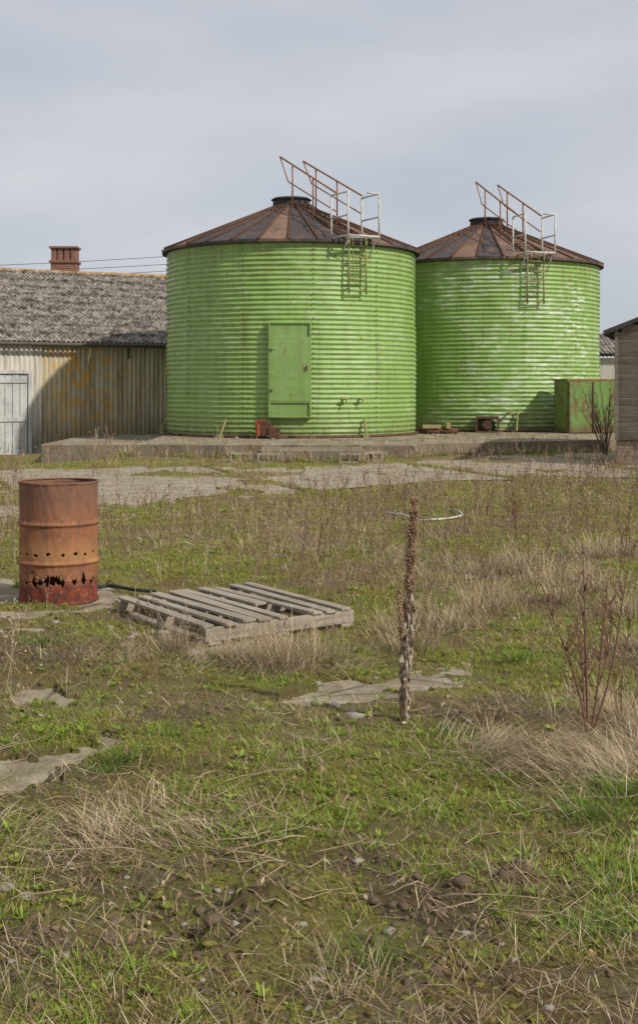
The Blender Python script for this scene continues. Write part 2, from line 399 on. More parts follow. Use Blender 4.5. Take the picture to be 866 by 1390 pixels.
MB().box((-.15,26.75,.06),(2.2,1.4,.42)).build('step_block',M['slabside'],stp,bevel=.03)
b=MB()
def block(b,x,y,z,rz,L=.44,Wd=.2,Hh=.2):
    R=Matrix.Rotation(rz,3,'Z')
    for yy in(-Wd/2+.018,Wd/2-.018): b.box(Vector((x,y,z+Hh/2))+R@Vector((0,0,0+ (Hh/2-.018)*(1 if yy>0 else -1))),(L,Wd,.036),R)
    for xx in(-L/2+.02,0,L/2-.02): b.box(Vector((x,y,z+Hh/2))+R@Vector((xx,0,0)),(.04,Wd-.004,Hh-.07),R)
block(b,-1.05,25.7,.02,.1); block(b,-1.6,25.9,.02,-.1); block(b,.62,25.75,.02,.05); block(b,1.1,26.2,.02,.3); block(b,1.15,26.6,.02,.0)
b.build('concrete_block',M['conc'])
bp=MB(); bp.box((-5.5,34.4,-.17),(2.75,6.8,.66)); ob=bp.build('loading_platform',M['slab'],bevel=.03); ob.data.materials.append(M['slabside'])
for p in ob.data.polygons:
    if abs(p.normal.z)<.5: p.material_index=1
# ---------------------------------------------------------------- silos
def silo(cx,cy,az,mat,name,seed,brownfn,z0=.3,z1=5.23,R=3.4,apex=6.72,door=False):
    rs=random.Random(seed); root=grp(name)
    NS=160; ribs=40; per=8; nz=ribs*per+1
    zz=np.linspace(z0,z1,nz); th=np.linspace(0,2*np.pi,NS,endpoint=False)
    T,ZZ=np.meshgrid(th,zz)
    dent=(fbm(np.cos(T)*4+20,ZZ*1.2+np.sin(T)*4,1,3,seed)-.5)*.055
    r=R+.016*np.sin((ZZ-z0)/(z1-z0)*ribs*2*np.pi)+dent
    V=np.stack([cx+r*np.sin(T),cy-r*np.cos(T),ZZ],-1).reshape(-1,3)
    I=np.arange((nz-1)*NS).reshape(nz-1,NS); J=np.roll(I,-1,1)
    Fq=np.stack([I,J,J+NS,I+NS],-1).reshape(-1,4)
    npmesh('corrugated_wall',V,Fq,mat,np.full(len(Fq),4),parent=root)
    b=MB()
    for k in range(12):
        a=2*math.pi*(k+.35)/12
        for j in range(ribs):
            z=z0+(z1-z0)*(j+.25)/ribs
            if (j*7+k)%5==0: continue
            p=Vector((cx+(R+.026)*math.sin(a),cy-(R+.026)*math.cos(a),z)); b.box(p,(.022,.022,.022),Matrix.Rotation(a,3,'Z'))
    b.build('seam_bolts',M['dark'],root)
    b=MB(); ring=[(cx+(R+.06)*math.sin(t),cy-(R+.06)*math.cos(t),z0+.03) for t in np.linspace(0,2*np.pi,97)]
    b.path(ring,.05,6); b.build('base_ring',M['rustd'],root,True)
    NP=30; Re=R+.13; slope=(apex-z1-.02)/Re
    ze=lambda u: apex-u*slope
    b=MB(); cols=[]
    rb=MB()
    for k in range(NP):
        a0=2*math.pi*k/NP; a1=2*math.pi*(k+1)/NP; am=(a0+a1)/2
        br=rs.random()<brownfn(am)
        c=np.array([.185,.108,.07]) if br else np.array([.055,.046,.045])
        c=c*rs.uniform(.7,1.4)
        us=[.35,1.0,1.8,2.6,Re]
        o=len(b.v)
        for u in us:
            for a in (a0,am,a1):
                uu=u
                dz=rs.uniform(-.008,.008) if a==am else 0
                b.v.append((cx+uu*math.sin(a),cy-uu*math.cos(a),ze(u)+dz)); cols.append(c)
        for i in range(4):
            for j in range(2):
                q=o+i*3+j; b.f.append((q,q+1,q+4,q+3))
        o=len(b.v)
        for a in(a0,am,a1):
            b.v.append((cx+Re*math.sin(a),cy-Re*math.cos(a),ze(Re))); cols.append(c*.7)
        for a in(a0,am,a1):
            b.v.append((cx+(Re-.0)*math.sin(a),cy-(Re-.0)*math.cos(a),ze(Re)-.07)); cols.append(c*.7)
        b.f+=[(o,o+3,o+4,o+1),(o+1,o+4,o+5,o+2)]
        rb.tube((cx+.45*math.sin(a0),cy-.45*math.cos(a0),ze(.45)+.015),(cx+(Re+.01)*math.sin(a0),cy-(Re+.01)*math.cos(a0),ze(Re)+.015),.028,.034,6)
    ob=b.build('roof_panels',M['roof'],root,normals=False); setcol(ob,cols)
    for p in ob.data.polygons: p.use_smooth=False
    rb.build('roof_ribs',M['rustd'],root,True)
    b=MB(); b.v=[(cx+(Re-.01)*math.sin(t),cy-(Re-.01)*math.cos(t),z1-.04) for t in np.linspace(0,2*np.pi,64,endpoint=False)]; b.f=[tuple(range(64))]
    b.build('eave_soffit',M['dark'],root)
    b=MB(); b.tube((cx,cy,ze(.55)-.05),(cx,cy,ze(.55)+.22),.52,.50,28); b.tube((cx,cy,ze(.55)+.22),(cx,cy,ze(.55)+.27),.56,.50,28)
    b.tube((cx,cy,ze(.55)+.26),(cx,cy,ze(.55)+.30),.46,.3,28)
    b.build('roof_cap',M['dark'],root)
    sa,ca=math.sin(az),math.cos(az)
    def Pn(u,t,z): return (cx+u*sa+t*ca, cy-u*ca+t*sa, z)
    b=MB()
    for t in(-.23,.23): b.tube(Pn(.6,t,ze(.6)+.08),Pn(3.5,t,ze(3.5)+.08),.02,n=6)
    u=.7
    while u<3.45:
        b.tube(Pn(u,-.23,ze(u)+.08),Pn(u,.23,ze(u)+.08),.014,n=6); u+=.24
    b.build('roof_ladder',M['rustd'],root,True)
    b=MB()
    for t in(-.36,.36):
        e=.06 if t<0 else .0
        b.tube(Pn(.02,t,ze(.05)+1.12+e),Pn(3.15,t,ze(3.15)+1.05),.026,n=8)
        b.tube(Pn(.5,t,ze(.5)+.62),Pn(3.1,t,ze(3.1)+.58),.018,n=6)
        for u in (.75,1.9): b.tube(Pn(u,t,ze(u)+.02),Pn(u,t,ze(u)+1.1),.024,n=6)
        b.tube(Pn(.02,t,ze(.05)+1.12+e),Pn(.5,t,ze(.5)+.62),.018,n=6)
    b.build('handrails',M['rust'],root,True)
    b=MB(); zf=z1+.10; zt=zf+1.08
    cs=[(3.02,-.45),(3.02,.45),(3.86,.45),(3.86,-.45)]
    for u,t in cs: b.tube(Pn(u,t,zf-.1),Pn(u,t,zt),.026,n=8)
    for zz_ in(zt,zf,zf+.5):
        for i,j in ((1,2),(3,0)): b.tube(Pn(*cs[i],zz_),Pn(*cs[j],zz_),.022,n=6)
    b.tube(Pn(*cs[2],zf),Pn(*cs[3],zf),.028,n=6); b.tube(Pn(*cs[0],zf),Pn(*cs[1],zf),.025,n=6)
    b.tube(Pn(3.86,.45,zt),Pn(3.86,.1,zt),.022,n=6)
    for k in range(6):
        u=3.05+.78*k/5; b.tube(Pn(u,-.44,zf+.02),Pn(u,.44,zf+.02),.012,n=5)
    for t in(-.4,.4): b.tube(Pn(3.84,t,zf),Pn(3.43,t,zf-.5),.018,n=6)
    b.build('ladder_platform',M['galv'],root,True)
    b=MB(); zb=z1-1.32
    for t in(-.25,.25):
        b.tube(Pn(R+.16,t,zb),Pn(R+.16,t,zf),.024,n=6)
        for z in(zb+.12,zb+.75): b.tube(Pn(R-.02,t,z),Pn(R+.16,t,z),.016,n=6)
    for k in range(5): b.tube(Pn(R+.16,-.25,zb+.08+.28*k),Pn(R+.16,.25,zb+.08+.28*k),.018,n=6)
    for t in (-.12,.12): b.tube(Pn(R+.13,t,zb+.3),Pn(R+.13,t,zf),.010,n=5)
    b.build('wall_ladder',M['ladder'],root,True)
    return root,Pn
def br1(a):
    a=(a+math.pi)%(2*math.pi)-math.pi
    return .8 if a<-.35 else (.15 if a<.8 else .4)
def br2(a):
    return .25
C1=(-.76,34.5); C2=(5.17,38.7)
s1,P1=silo(*C1,math.radians(29),M['silo1'],'grain_silo',3,br1)
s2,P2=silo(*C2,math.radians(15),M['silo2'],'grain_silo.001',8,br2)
# door on silo 1
yd=34.5-3.4
b=MB(); b.box((-.72,yd+.12,2.0),(1.06,.42,2.38)); b.build('door_frame',M['door'],s1,bevel=.012)
b=MB(); b.box((-.72,yd-.115,2.0),(.98,.05,1.56)); b.build('door_panel',M['door'],s1,bevel=.01)
b=MB()
for x in(-1.225,-.215): b.box((x,yd-.105,2.0),(.045,.06,2.36))
for z in(3.165,2.80,1.20,.835): b.box((-.72,yd-.108,z),(.96,.05,.04))
b.build('door_rim',M['door'],s1,bevel=.006)
b=MB(); b.box((-.30,yd-.17,2.05),(.03,.04,.12)); b.box((-1.18,yd-.16,2.5),(.07,.03,.04)); b.box((-1.18,yd-.16,1.5),(.07,.03,.04))
b.build('door_latch',M['rustd'],s1)
# fittings
def spot(Px,Z,c,R=3.4):
    k=(Px-433)/F
    a=1+k*k; bb=-2*(k*c[0]+c[1]); cc=c[0]**2+c[1]**2-R*R
    Yv=(-bb-math.sqrt(bb*bb-4*a*cc))/(2*a); Xv=k*Yv
    nn=Vector((Xv-c[0],Yv-c[1],0)).normalized()
    return Vector((Xv,Yv,Z)),nn
p,nn=spot(364,.55,C1); b=MB(); tt=Vector((-nn.y,nn.x,0))
b.tube(p-nn*.05,p+nn*.34,.14,n=16); b.tube(p+nn*.34,p+nn*.39,.19,n=16)
b.box(p+nn*.3+tt*.22+Vector((0,0,-.1)),(.28,.22,.28)); b.build('outlet_pipe',M['rustd'],s1,bevel=.01)
b=MB(); b.box(p+nn*.2-tt*.2+Vector((0,0,.12)),(.16,.14,.18)); b.tube(p+nn*.28+tt*-.22+Vector((0,0,.0)),p+nn*.28-tt*.1+Vector((0,0,.22)),.035); b.tube(p+nn*.4-tt*.18+Vector((0,0,-.18)),p+nn*.4-tt*.18+Vector((0,0,.1)),.05)
b.build('outlet_valve',M['red'],s1,bevel=.01)
b=MB()
for xx in(466,487):
    p,nn=spot(xx,1.28,C1); tt=Vector((-nn.y,nn.x,0)); b.tube(p,p+nn*.2,.03); b.tube(p+nn*.15-tt*.09,p+nn*.15+tt*.09,.022); b.tube(p+nn*.18,p+nn*.18+Vector((0,0,-.12)),.018)
for xx in(306,490):
    p,nn=spot(xx,.34,C1); b.tube(p+nn*.25,p+nn*.06+Vector((.05,0,.42)),.03,n=6); b.box(p+nn*.22,(.14,.1,.08))
b.build('sampling_taps',M['ladder'],s1)
b=MB()
for xx in(226,):
    p=Vector((-4.25,33.9,.3)); b.box(p+Vector((.0,0,.14)),(.10,.10,.28)); b.tube(p+Vector((-.06,0,.05)),p+Vector((.2,0,.5)),.03)
b.build('anchor_bracket',M['ladder'],s1)
# silo 2 outlet
p,nn=spot(661,.52,C2); b=MB(); tt=Vector((-nn.y,nn.x,0)); Rz=Matrix.Rotation(math.atan2(tt.y,tt.x),3,'Z')
q=p+nn*.25
for dx,dz,sx,sz in((0,.2,.64,.06),(0,-.2,.64,.06),(-.3,0,.05,.35),(.3,0,.05,.35)): b.box(q+Rz@Vector((dx,0,dz)),(sx,.4,sz),Rz)
b.tube(p,q+nn*.2,.13,n=16); b.build('outlet_box',M['rustd'],s2)
b=MB(); 
for xx in(690,708): 
    p,nn=spot(xx,.85,C2); b.tube(p,p+nn*.2,.03); b.tube(p+nn*.18+Vector((-.09,0,0)),p+nn*.18+Vector((.09,0,.02)),.022)
p,nn=spot(697,.34,C2); b.tube(p+nn*.3,p+nn*.06+Vector((.1,0,.55)),.03); b.build('sampling_taps',M['ladder'],s2)
sc=grp('scrap_pipe'); b=MB(); b.tube((2.75,34.2,.38),(3.75,34.0,.38),.075,n=12); b.tube((2.6,34.3,.36),(3.2,33.7,.36),.05,n=10); b.build('rusty_tubes',M['rustd'],sc,True)
b=MB(); b.box((3.05,33.95,.50),(.5,.1,.1)); b.box((3.5,34.1,.52),(.12,.3,.16)); b.build('yellow_lump',rust_mat('old_yellow_paint',(.36,.30,.14),(.30,.24,.12),(.16,.10,.05)),sc,bevel=.01)
# ---------------------------------------------------------------- barn
barn=grp('farm_barn')
A=Vector((-9.07,35.6,0)); dv=Vector((.856,.517,0)).normalized(); nv=Vector((-dv.y,dv.x,0))
def corr_wall(name,t0,t1,z0,z1,mat,off=0,pitch=.146,amp=.024):
    n_=int((t1-t0)/pitch*6); b=MB()
    for i in range(n_+1):
        t=t0+(t1-t0)*i/n_; a=amp*math.sin(2*math.pi*t/pitch); p=A+dv*t+nv*(off-a)
        b.v+=[(p.x,p.y,z0),(p.x,p.y,z1)]
    for i in range(n_): b.f.append((2*i,2*i+2,2*i+3,2*i+1))
    return b.build(name,mat,barn,True,normals=False)
ez=2.98; rz=5.30; hs=4.6
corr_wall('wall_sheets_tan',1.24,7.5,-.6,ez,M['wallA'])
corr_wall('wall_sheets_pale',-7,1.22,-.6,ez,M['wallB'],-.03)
def rp(t,s,off=0):
    z=ez+(rz-ez)*s; return A+dv*t+nv*(hs*s)+Vector((0,0,z+off))
pit=.146; n_=int(15/pit*6); rows=9; b=MB()
ss_=[-.06+1.06*i/rows for i in range(rows+1)]
nv_cols=n_+1
for side in(0,1):
    for r in range(rows):
        o=len(b.v)
        for i in range(nv_cols):
            t=-7.3+15*i/n_; a=.026*math.sin(2*math.pi*t/pit)
            sag=-.05*math.exp(-((t-2.5)/3)**2)
            for k,s_ in enumerate((ss_[r]-.012,ss_[r+1])):
                off=a+sag*max(s_,0)+(.03 if k==0 else 0)+.05
                p=rp(t,s_,off)
                if side: p=A+dv*t+nv*(2*hs-hs*s_)+Vector((0,0,ez+(rz-ez)*s_+off))
                b.v.append(tuple(p))
        for i in range(n_): q=o+2*i; b.f.append((q,q+2,q+3,q+1))
b.build('corrugated_roof',M['abroof'],barn,True,normals=False)
b=MB(); b.path([tuple(rp(-7.3+15*i/12,1,.065-.05*math.exp(-(((-7.3+15*i/12)-2.5)/3)**2))) for i in range(13)],.09,8); b.build('ridge_tiles',M['abroof'],barn,True)
b=MB(); g0=rp(-7.3,-.075,-.0); g1=rp(7.7,-.075,-.0); b.tube(g0,g1,.055,n=8); b.build('gutter',M['gutter'],barn,True)
b=MB(); p=A+dv*3.9-nv*.08
b.tube((p.x,p.y,ez-.15),(p.x,p.y,ez-.55),.03,n=6); b.build('pipe_stub',M['gutter'],barn,True)
b=MB(); 
for t in(-7.0,7.5):
    p0=A+dv*t; p1=A+dv*t+nv*2*hs; pm=A+dv*t+nv*hs
    b.quad((p0.x,p0.y,-.6),(p1.x,p1.y,-.6),(p1.x,p1.y,ez),(pm.x,pm.y,rz),(p0.x,p0.y,ez))
p0=A+dv*-7+nv*2*hs; p1=A+dv*7.5+nv*2*hs; b.quad((p0.x,p0.y,-.6),(p1.x,p1.y,-.6),(p1.x,p1.y,ez),(p0.x,p0.y,ez))
b.build('gable_walls',M['wallA'],barn,normals=False)
ang=math.atan2(dv.y,dv.x); Rb=Matrix.Rotation(ang,3,'Z')
b=MB()
for k in range(9):
    t=-1.2+.22*k+.11; p=A+dv*t-nv*.10; b.box((p.x,p.y,.66+random.uniform(-.01,.01)),(.205,.035,2.5),Rb)
b.build('door_boards',M['doorwood'],barn,bevel=.004)
b=MB()
for z in(-.4,.65,1.75): p=A+dv*-.21-nv*.135; b.box((p.x,p.y,z),(1.95,.03,.13),Rb)
for t in(-1.28,.85): p=A+dv*t-nv*.1; b.box((p.x,p.y,.7),(.1,.08,2.7),Rb)
p=A+dv*-.21-nv*.1; b.box((p.x,p.y,2.0),(2.2,.1,.1),Rb)
b.build('door_frame',M['doorwood'],barn,bevel=.004)
b=MB(); p=A+dv*2.62-nv*.2; b.path([(p.x,p.y,2.85),(p.x+.02,p.y,2.6),(p.x-.03,p.y-.02,2.35),(p.x,p.y,2.22)],.045,6); b.build('hanging_strap',rust_mat('yellow_cord',(.55,.46,.24),(.46,.38,.2),(.3,.22,.1)),barn,True)
house=grp('brick_chimney')
Dc=46; cxx=(89-433)*Dc/F
b=MB(); b.box((cxx,Dc,3.0),(.92,.7,6.2)); b.box((cxx,Dc,6.14),(1.02,.8,.1)); 
b.build('stack',M['brick'],house,bevel=.01)
b=MB()
for dx in(-.36,-.12,.12,.36): b.box((cxx+dx,Dc,6.40),(.19,.6,.46))
b.box((cxx,Dc+.01,6.36),(.86,.45,.38)); b.box((cxx,Dc,6.66),(1.04,.74,.08)); b.build('flues',M['brick'],house,bevel=.008)
# wires + pole
up=grp('utility_pole')
X0,Y0=-3.6,60
b=MB(); b.tube((X0,Y0,-.2),(X0,Y0,8.4),.14,.1,12); b.box((X0,Y0,7.95),(1.5,.12,.12)); b.box((X0,Y0-.0,7.3),(1.2,.12,.1)); b.build('pole',M['shedwood'],up)
b=MB()
def wire(b,p,q,sag,r=.012):
    p=Vector(p);q=Vector(q); b.path([tuple(p.lerp(q,i/16)+Vector((0,0,-sag*4*(i/16)*(1-i/16)))) for i in range(17)],r,5)
for dz,xo in((8.02,-.7),(7.72,.6),(7.36,0)): wire(b,(X0+xo,Y0,dz),(X0+xo-34,Y0+6,dz-.1),.45,.014)
b.build('wires',M['gutter'],up,True)
# ---------------------------------------------------------------- right side buildings
rs_=grp('rear_shed')
b=MB(); b.box((11.6,46.5,1.15),(3.4,4,2.9)); b.build('walls',wallmat('pale_render',(.45,.42,.36),(.52,.50,.45),.4,.0),rs_)
n_=int(4.2/.146*6); b=MB()
for i in range(n_+1):
    x=9.7+4.2*i/n_; a=.024*math.sin(2*math.pi*x/.146); b.v+=[(x,44.2,2.75+a),(x,46.5,3.55+a),(x,48.8,2.75+a)]
for i in range(n_): q=3*i; b.f+=[(q,q+3,q+4,q+1),(q+1,q+4,q+5,q+2)]
b.build('roof',M['abroof'],rs_,True,normals=False)
b=MB(); b.tube((8.85,40.5,.2),(8.85,40.5,3.3),.05,n=8); b.build('vent_pipe',M['silo1'],rs_)
# timber shed
sh=grp('timber_shed')
O=Vector((5.95,25.2,0)); fa=math.radians(-17); fx=Vector((math.cos(fa),math.sin(fa),0)); fy=Vector((-fx.y,fx.x,0)); Rs=Matrix.Rotation(fa,3,'Z')
def S(x,y,z): return O+fx*x+fy*y+Vector((0,0,z))
Wd=3.2; Ht=2.72; Pk=3.3; Dp=4.0
b=MB(); b.box(S(Wd/2,Dp/2,.24),(Wd-.04,Dp-.04,.56),Rs); b.build('brick_plinth',M['brickp'],sh,bevel=.01)
b=MB()
for k in range(17):
    z0=.52+k*.165; R2=Rs@Matrix.Rotation(math.radians(14+random.uniform(-3,3)),3,'X')
    if z0+.09<Ht: w=Wd; x=Wd/2
    else:
        fr=max(0,1-(z0+.1-Ht)/(Pk-Ht)); w=Wd*fr; x=Wd/2
    if w<.2: continue
    b.box(S(x,-.03+random.uniform(-.006,.006),z0+.085),(w,.022,.176),R2)
b.build('weatherboards',M['shedwood'],sh)
b=MB(); b.box(S(Wd/2,Dp/2+.04,.52+1.1),(Wd-.06,Dp-.06,2.2),Rs); b.build('wall_core',M['shedwood'],sh)
b=MB(); b.box(S(.03,-.07,1.63),(.07,.05,2.22),Rs); b.box(S(.75,-.08,1.4),(.06,.04,1.6),Rs); b.box(S(1.6,-.08,1.4),(.06,.04,1.6),Rs); b.build('corner_boards',M['shedwood'],sh)
b=MB()
for sgn in(0,1):
    x0,x1=(-.22,Wd/2) if not sgn else (Wd+.22,Wd/2)
    zE=Ht-.10
    for yy0,yy1 in((-.2,Dp+.2),):
        a0=S(x0,yy0,zE);a1=S(x1,yy0,Pk+.03);a2=S(x1,yy1,Pk+.03);a3=S(x0,yy1,zE)
        up_=Vector((0,0,.09)); o=len(b.v); b.v+=[tuple(q) for q in(a0,a1,a2,a3,a0+up_,a1+up_,a2+up_,a3+up_)]
        b.f+=[(o,o+1,o+2,o+3),(o+4,o+7,o+6,o+5),(o,o+4,o+5,o+1),(o+1,o+5,o+6,o+2),(o+2,o+6,o+7,o+3),(o+3,o+7,o+4,o)]
b.build('roof',M['shedfelt'],sh)
# tank
tk=grp('steel_tank'); n=N('rusty_green_tank',.7,.3)
c=n.mix(n.ramp(n.noise(1.9,7,.8,vec=n.map((1.4,1.4,.8),(2,0,0))),[(.51,0.0),(.58,.95)]),(.14,.25,.06),(.17,.095,.05))
c=n.mix(n.ramp(n.noise(3,6,.8,vec=n.map((4,4,.4),(3,0,0))),[(.52,0.0),(.62,.8)]),c,(.14,.07,.04))
c=n.mix(n.ramp(n.noise(9,6,.8),[(.57,0.0),(.66,.6)]),c,(.25,.29,.15))
z=n.sep()[2]; c=n.mix(n.ramp(n.math('ADD',n.math('MULTIPLY',n.math('SUBTRACT',z,.3),.7),n.math('MULTIPLY',n.noise(4,5),.3)),[(.15,.9),(.36,0.0)]),c,(.13,.06,.035))
n.col(c); n.bump(n.noise(20,5),.3,.01)
Rt=Matrix.Rotation(math.radians(12),3,'Z'); tc=Vector((7.42,34.9,0))
def Tq(x,y,z): return tc+Rt@Vector((x,y,0))+Vector((0,0,z))
b=MB(); w,dp,h=1.46,.95,1.45
b.box(Tq(0,-dp/2,.32+h/2),(w,.02,h),Rt);b.box(Tq(0,dp/2,.32+h/2),(w,.02,h),Rt);b.box(Tq(-w/2,0,.32+h/2),(.02,dp-.03,h),Rt);b.box(Tq(w/2,0,.32+h/2),(.02,dp-.03,h),Rt);b.box(Tq(0,0,.34),(w-.03,dp-.03,.03),Rt)
b.build('tank_walls',n.m,tk)
b=MB()
for y_ in(-dp/2,dp/2): b.box(Tq(0,y_,.32+h),(w+.05,.04,.05),Rt)
for x_ in(-w/2,w/2): b.box(Tq(x_,0,.32+h),(.04,dp-.07,.05),Rt)
b.build('tank_rim',M['rust'],tk)
b=MB(); b.box(Tq(.0,-dp/2-.02,.32+h/2-.03),(.03,.03,h-.06),Rt); b.box(Tq(-w/2+.03,-dp/2-.02,.32+h/2-.03),(.03,.03,h-.06),Rt); b.box(Tq(w/2-.03,-dp/2-.02,.32+h/2-.03),(.03,.03,h-.06),Rt); b.build('tank_seam',M['rustd'],tk)
# ---------------------------------------------------------------- barrel
bx,by=-1.94,9.35; br_=grp('oil_drum')
NS=220; NZ=150; Rr=.289; Hh=.885
th=np.linspace(0,2*np.pi,NS,endpoint=False); zz=np.linspace(0,Hh,NZ); T,Zm=np.meshgrid(th,zz)
rr=Rr+.016*np.exp(-((Zm-.30)/.013)**2)+.016*np.exp(-((Zm-.585)/.013)**2)+.007*np.exp(-((Zm-Hh)/.012)**2)+.006*np.exp(-((Zm-.0)/.012)**2)
rr+=(fbm(np.cos(T)*3+9,np.sin(T)*3+Zm*3,1,3,7)-.5)*.018
rr-=.006*(Zm<.17)
V=np.stack([rr*np.sin(T),-rr*np.cos(T),Zm],-1).reshape(-1,3)
I=np.arange((NZ-1)*NS).reshape(NZ-1,NS); J=np.roll(I,-1,1)
Tm=T[:-1]; Zc=Zm[:-1]
hole=np.zeros(Tm.shape,bool)
for a,z_,ra,rzz in [(-60,.365,.020,.015),(-41,.37,.011,.011),(-24,.36,.015,.013),(-5,.372,.016,.011),(17,.365,.013,.012),(36,.37,.016,.012),(52,.36,.012,.011),(70,.37,.012,.012),(110,.36,.015,.012),(150,.37,.012,.012),(-90,.36,.015,.012),(-130,.37,.012,.012),(-30,.24,.012,.008),(25,.25,.008,.008)]:
    da=(np.degrees(Tm)-a+180)%360-180
    w_=1+.4*np.sin(3*np.arctan2(Zc-z_,np.radians(da)*Rr)+a)
    hole|=((np.radians(da)*Rr/ra)**2+((Zc-z_)/rzz)**2)<w_
gap=(fbm(np.cos(Tm)*2+4,np.sin(Tm)*2+9,2.3,4,33)-.46)*.26
up_e=.170+gap+.05*(fbm(np.cos(Tm)*2+3,np.sin(Tm)*2+7,6.5,3,13)-.5)*2
lo_e=.160-gap*.5+.05*(fbm(np.cos(Tm)*2+8,np.sin(Tm)*2+1,6.5,3,23)-.5)*2
hole|=(Zc<up_e)&(Zc>lo_e)
Fq=np.stack([I,J,J+NS,I+NS],-1)[~hole].reshape(-1,4)
ob=npmesh('drum_shell',V,Fq,M['barrel'],np.full(len(Fq),4),parent=br_)
so_=ob.modifiers.new('s','SOLIDIFY'); so_.thickness=.004
b=MB(); b.path([(Rr*1.0*math.sin(t),-Rr*math.cos(t),Hh) for t in np.linspace(0,2*np.pi,81)],.008,6); b.path([(Rr*1.0*math.sin(t),-Rr*math.cos(t),.012) for t in np.linspace(0,2*np.pi,81)],.010,6); b.build('rims',M['barrel'],br_,True)
b=MB(); b.tube((0,0,.01),(0,0,.04),.27,.25,32); b.build('ash',M['clod'],br_)
br_.location=(bx,by,0.004)
# ---------------------------------------------------------------- pallet
pa=grp('wooden_pallet'); Lu,Lv=1.34,1.10
b=MB(); rr2=random.Random(4)
vs=np.linspace(-Lv/2+.05,Lv/2-.05,9)
for k,v in enumerate(vs):
    l=Lu; x=0
    if k==5: l=Lu*.62; x=-Lu*.19
    b.box((x+rr2.uniform(-.025,.025),v+rr2.uniform(-.012,.012),.116+rr2.uniform(-.004,.006)),(l,.080+rr2.uniform(-.014,.012),.018),Matrix.Rotation(rr2.uniform(-.025,.025),3,'Z')@Matrix.Rotation(rr2.uniform(-.006,.006),3,'Y')@Matrix.Rotation(rr2.uniform(-.05,.05),3,'X'))
for v in(-Lv/2+.06,0,Lv/2-.06): b.box((0,v,.012),(Lu,.09,.02))
b.build('deck_slats',M['wood'],pa,bevel=.003)
b=MB()
for u in(-Lu/2+.03,0,Lu/2-.03): b.box((u,0,.064),(.045,Lv,.082))
b.build('bearers',M['woody'],pa,bevel=.004)
pa.location=(-.59,8.50,.01); pa.rotation_euler=(math.radians(.6),math.radians(-.5),math.radians(-57))
# hoses
def tubeobj(name,pts,r,mat,part):
    g_=grp(name); b=MB(); 
    P_=[Vector(p) for p in pts]; out=[]
    for i in range(len(P_)-1):
        p0=P_[max(i-1,0)];p1=P_[i];p2=P_[i+1];p3=P_[min(i+2,len(P_)-1)]
        for k in range(8):
            t=k/8; out.append(.5*((2*p1)+(p2-p0)*t+(2*p0-5*p1+4*p2-p3)*t*t+(3*p1-p0-3*p2+p3)*t**3))
    out.append(P_[-1]); b.path(out,r,8); b.build(part,mat,g_,True)
def pz(x,y,z): 
    a=px(x,y,z); return (a[0],a[1],z)
tubeobj('white_hose',[pz(525,696,.03),pz(548,699,.06),pz(566,706,.04),pz(590,705,.07),pz(612,703,.05),pz(627,699,.06),pz(620,693,.06),pz(608,692,.02)],.013,M['white'],'hose')
tubeobj('black_hose',[pz(120,800,.03),pz(150,795,.04),pz(180,800,.05),pz(212,803,.04)],.014,M['blackhose'],'hose')

# ---------------------------------------------------------------- vegetation builders
def ribbons(P,H,Wd,az,lean,curl,col,prof=(1,.75),waz=None,tipcol=1.15):
    n=len(P); d=np.stack([np.cos(az),np.sin(az),np.zeros(n)],1)
    if waz is None: waz=az+np.pi/2+rng.normal(0,.6,n)
    w=np.stack([np.cos(waz),np.sin(waz),np.zeros(n)],1)*Wd[:,None]/2
    def sp(s):
        h=H*(s*np.sqrt(np.maximum(1-(lean*.7)**2,.02)) - np.maximum(curl,0)*s*s*.35)
        q=P+d*(H*(lean*s+curl*s*s*.6))[:,None]; q[:,2]+=h; return q
    a,m,t=sp(0.),sp(.55),sp(1.)
    V=np.stack([a-w*prof[0],a+w*prof[0],m-w*prof[1],m+w*prof[1],t],1).reshape(-1,3)
    C=np.repeat(col[:,None,:],5,1); C[:,0:2]*=.7; C[:,4]*=tipcol
    return V,C.reshape(-1,3)
def ribfaces(n):
    o=(np.arange(n)*5)[:,None]
    f=np.concatenate([o+np.array([0,1,3,2]),o+np.array([2,3,4])],1)
    return f.ravel(), np.tile([4,3],n)
def build_rib(name,parts,mat,parent=None):
    V=np.concatenate([p[0] for p in parts]);C=np.concatenate([p[1] for p in parts]); n=len(V)//5
    L,tot=ribfaces(n); return npmesh(name,V,L,mat,tot,np.clip(C,0,1),parent=parent,smooth=False)
def sample(n,p,y0,y1,mx=1.2):
    yy=np.linspace(y0,y1,2000); w=(.27*yy+mx)*yy**(-p); c=np.cumsum(w); c/=c[-1]
    Yv=np.interp(rng.random(n),c,yy); Xv=(rng.random(n)*2-1)*(.27*Yv+mx); return Xv,Yv
PALP=[(-1.34,8.75),(-.65,7.62),(.25,8.2),(-.5,9.3)]
def ok(X,Y):
    r=((X-bx)**2+(Y-by)**2)>.31**2
    r&=~inpoly(X,Y,PLAT); r&=~((Y>31)&(X<-4)); r&=~((X>5.7)&(Y>24.2)&(Y<29.5)); r&=~inpoly(X,Y,[(-1.3,26),(1,26),(1,27.5),(-1.3,27.5)])
    return r
def base(X,Y): return np.stack([X,Y,gz(X,Y)-.004],1)
GREEN=np.array([[.26,.33,.04],[.21,.29,.04],[.32,.35,.055],[.15,.22,.035],[.36,.34,.08],[.30,.30,.055]])
LIME=np.array([[.26,.37,.045],[.31,.42,.06],[.20,.31,.04]])
DRY=np.array([[.54,.45,.29],[.44,.35,.21],[.62,.54,.38],[.36,.26,.16],[.49,.39,.24],[.29,.20,.12]])
BRN=np.array([[.26,.165,.095],[.32,.21,.125],[.20,.125,.075],[.36,.26,.165]])
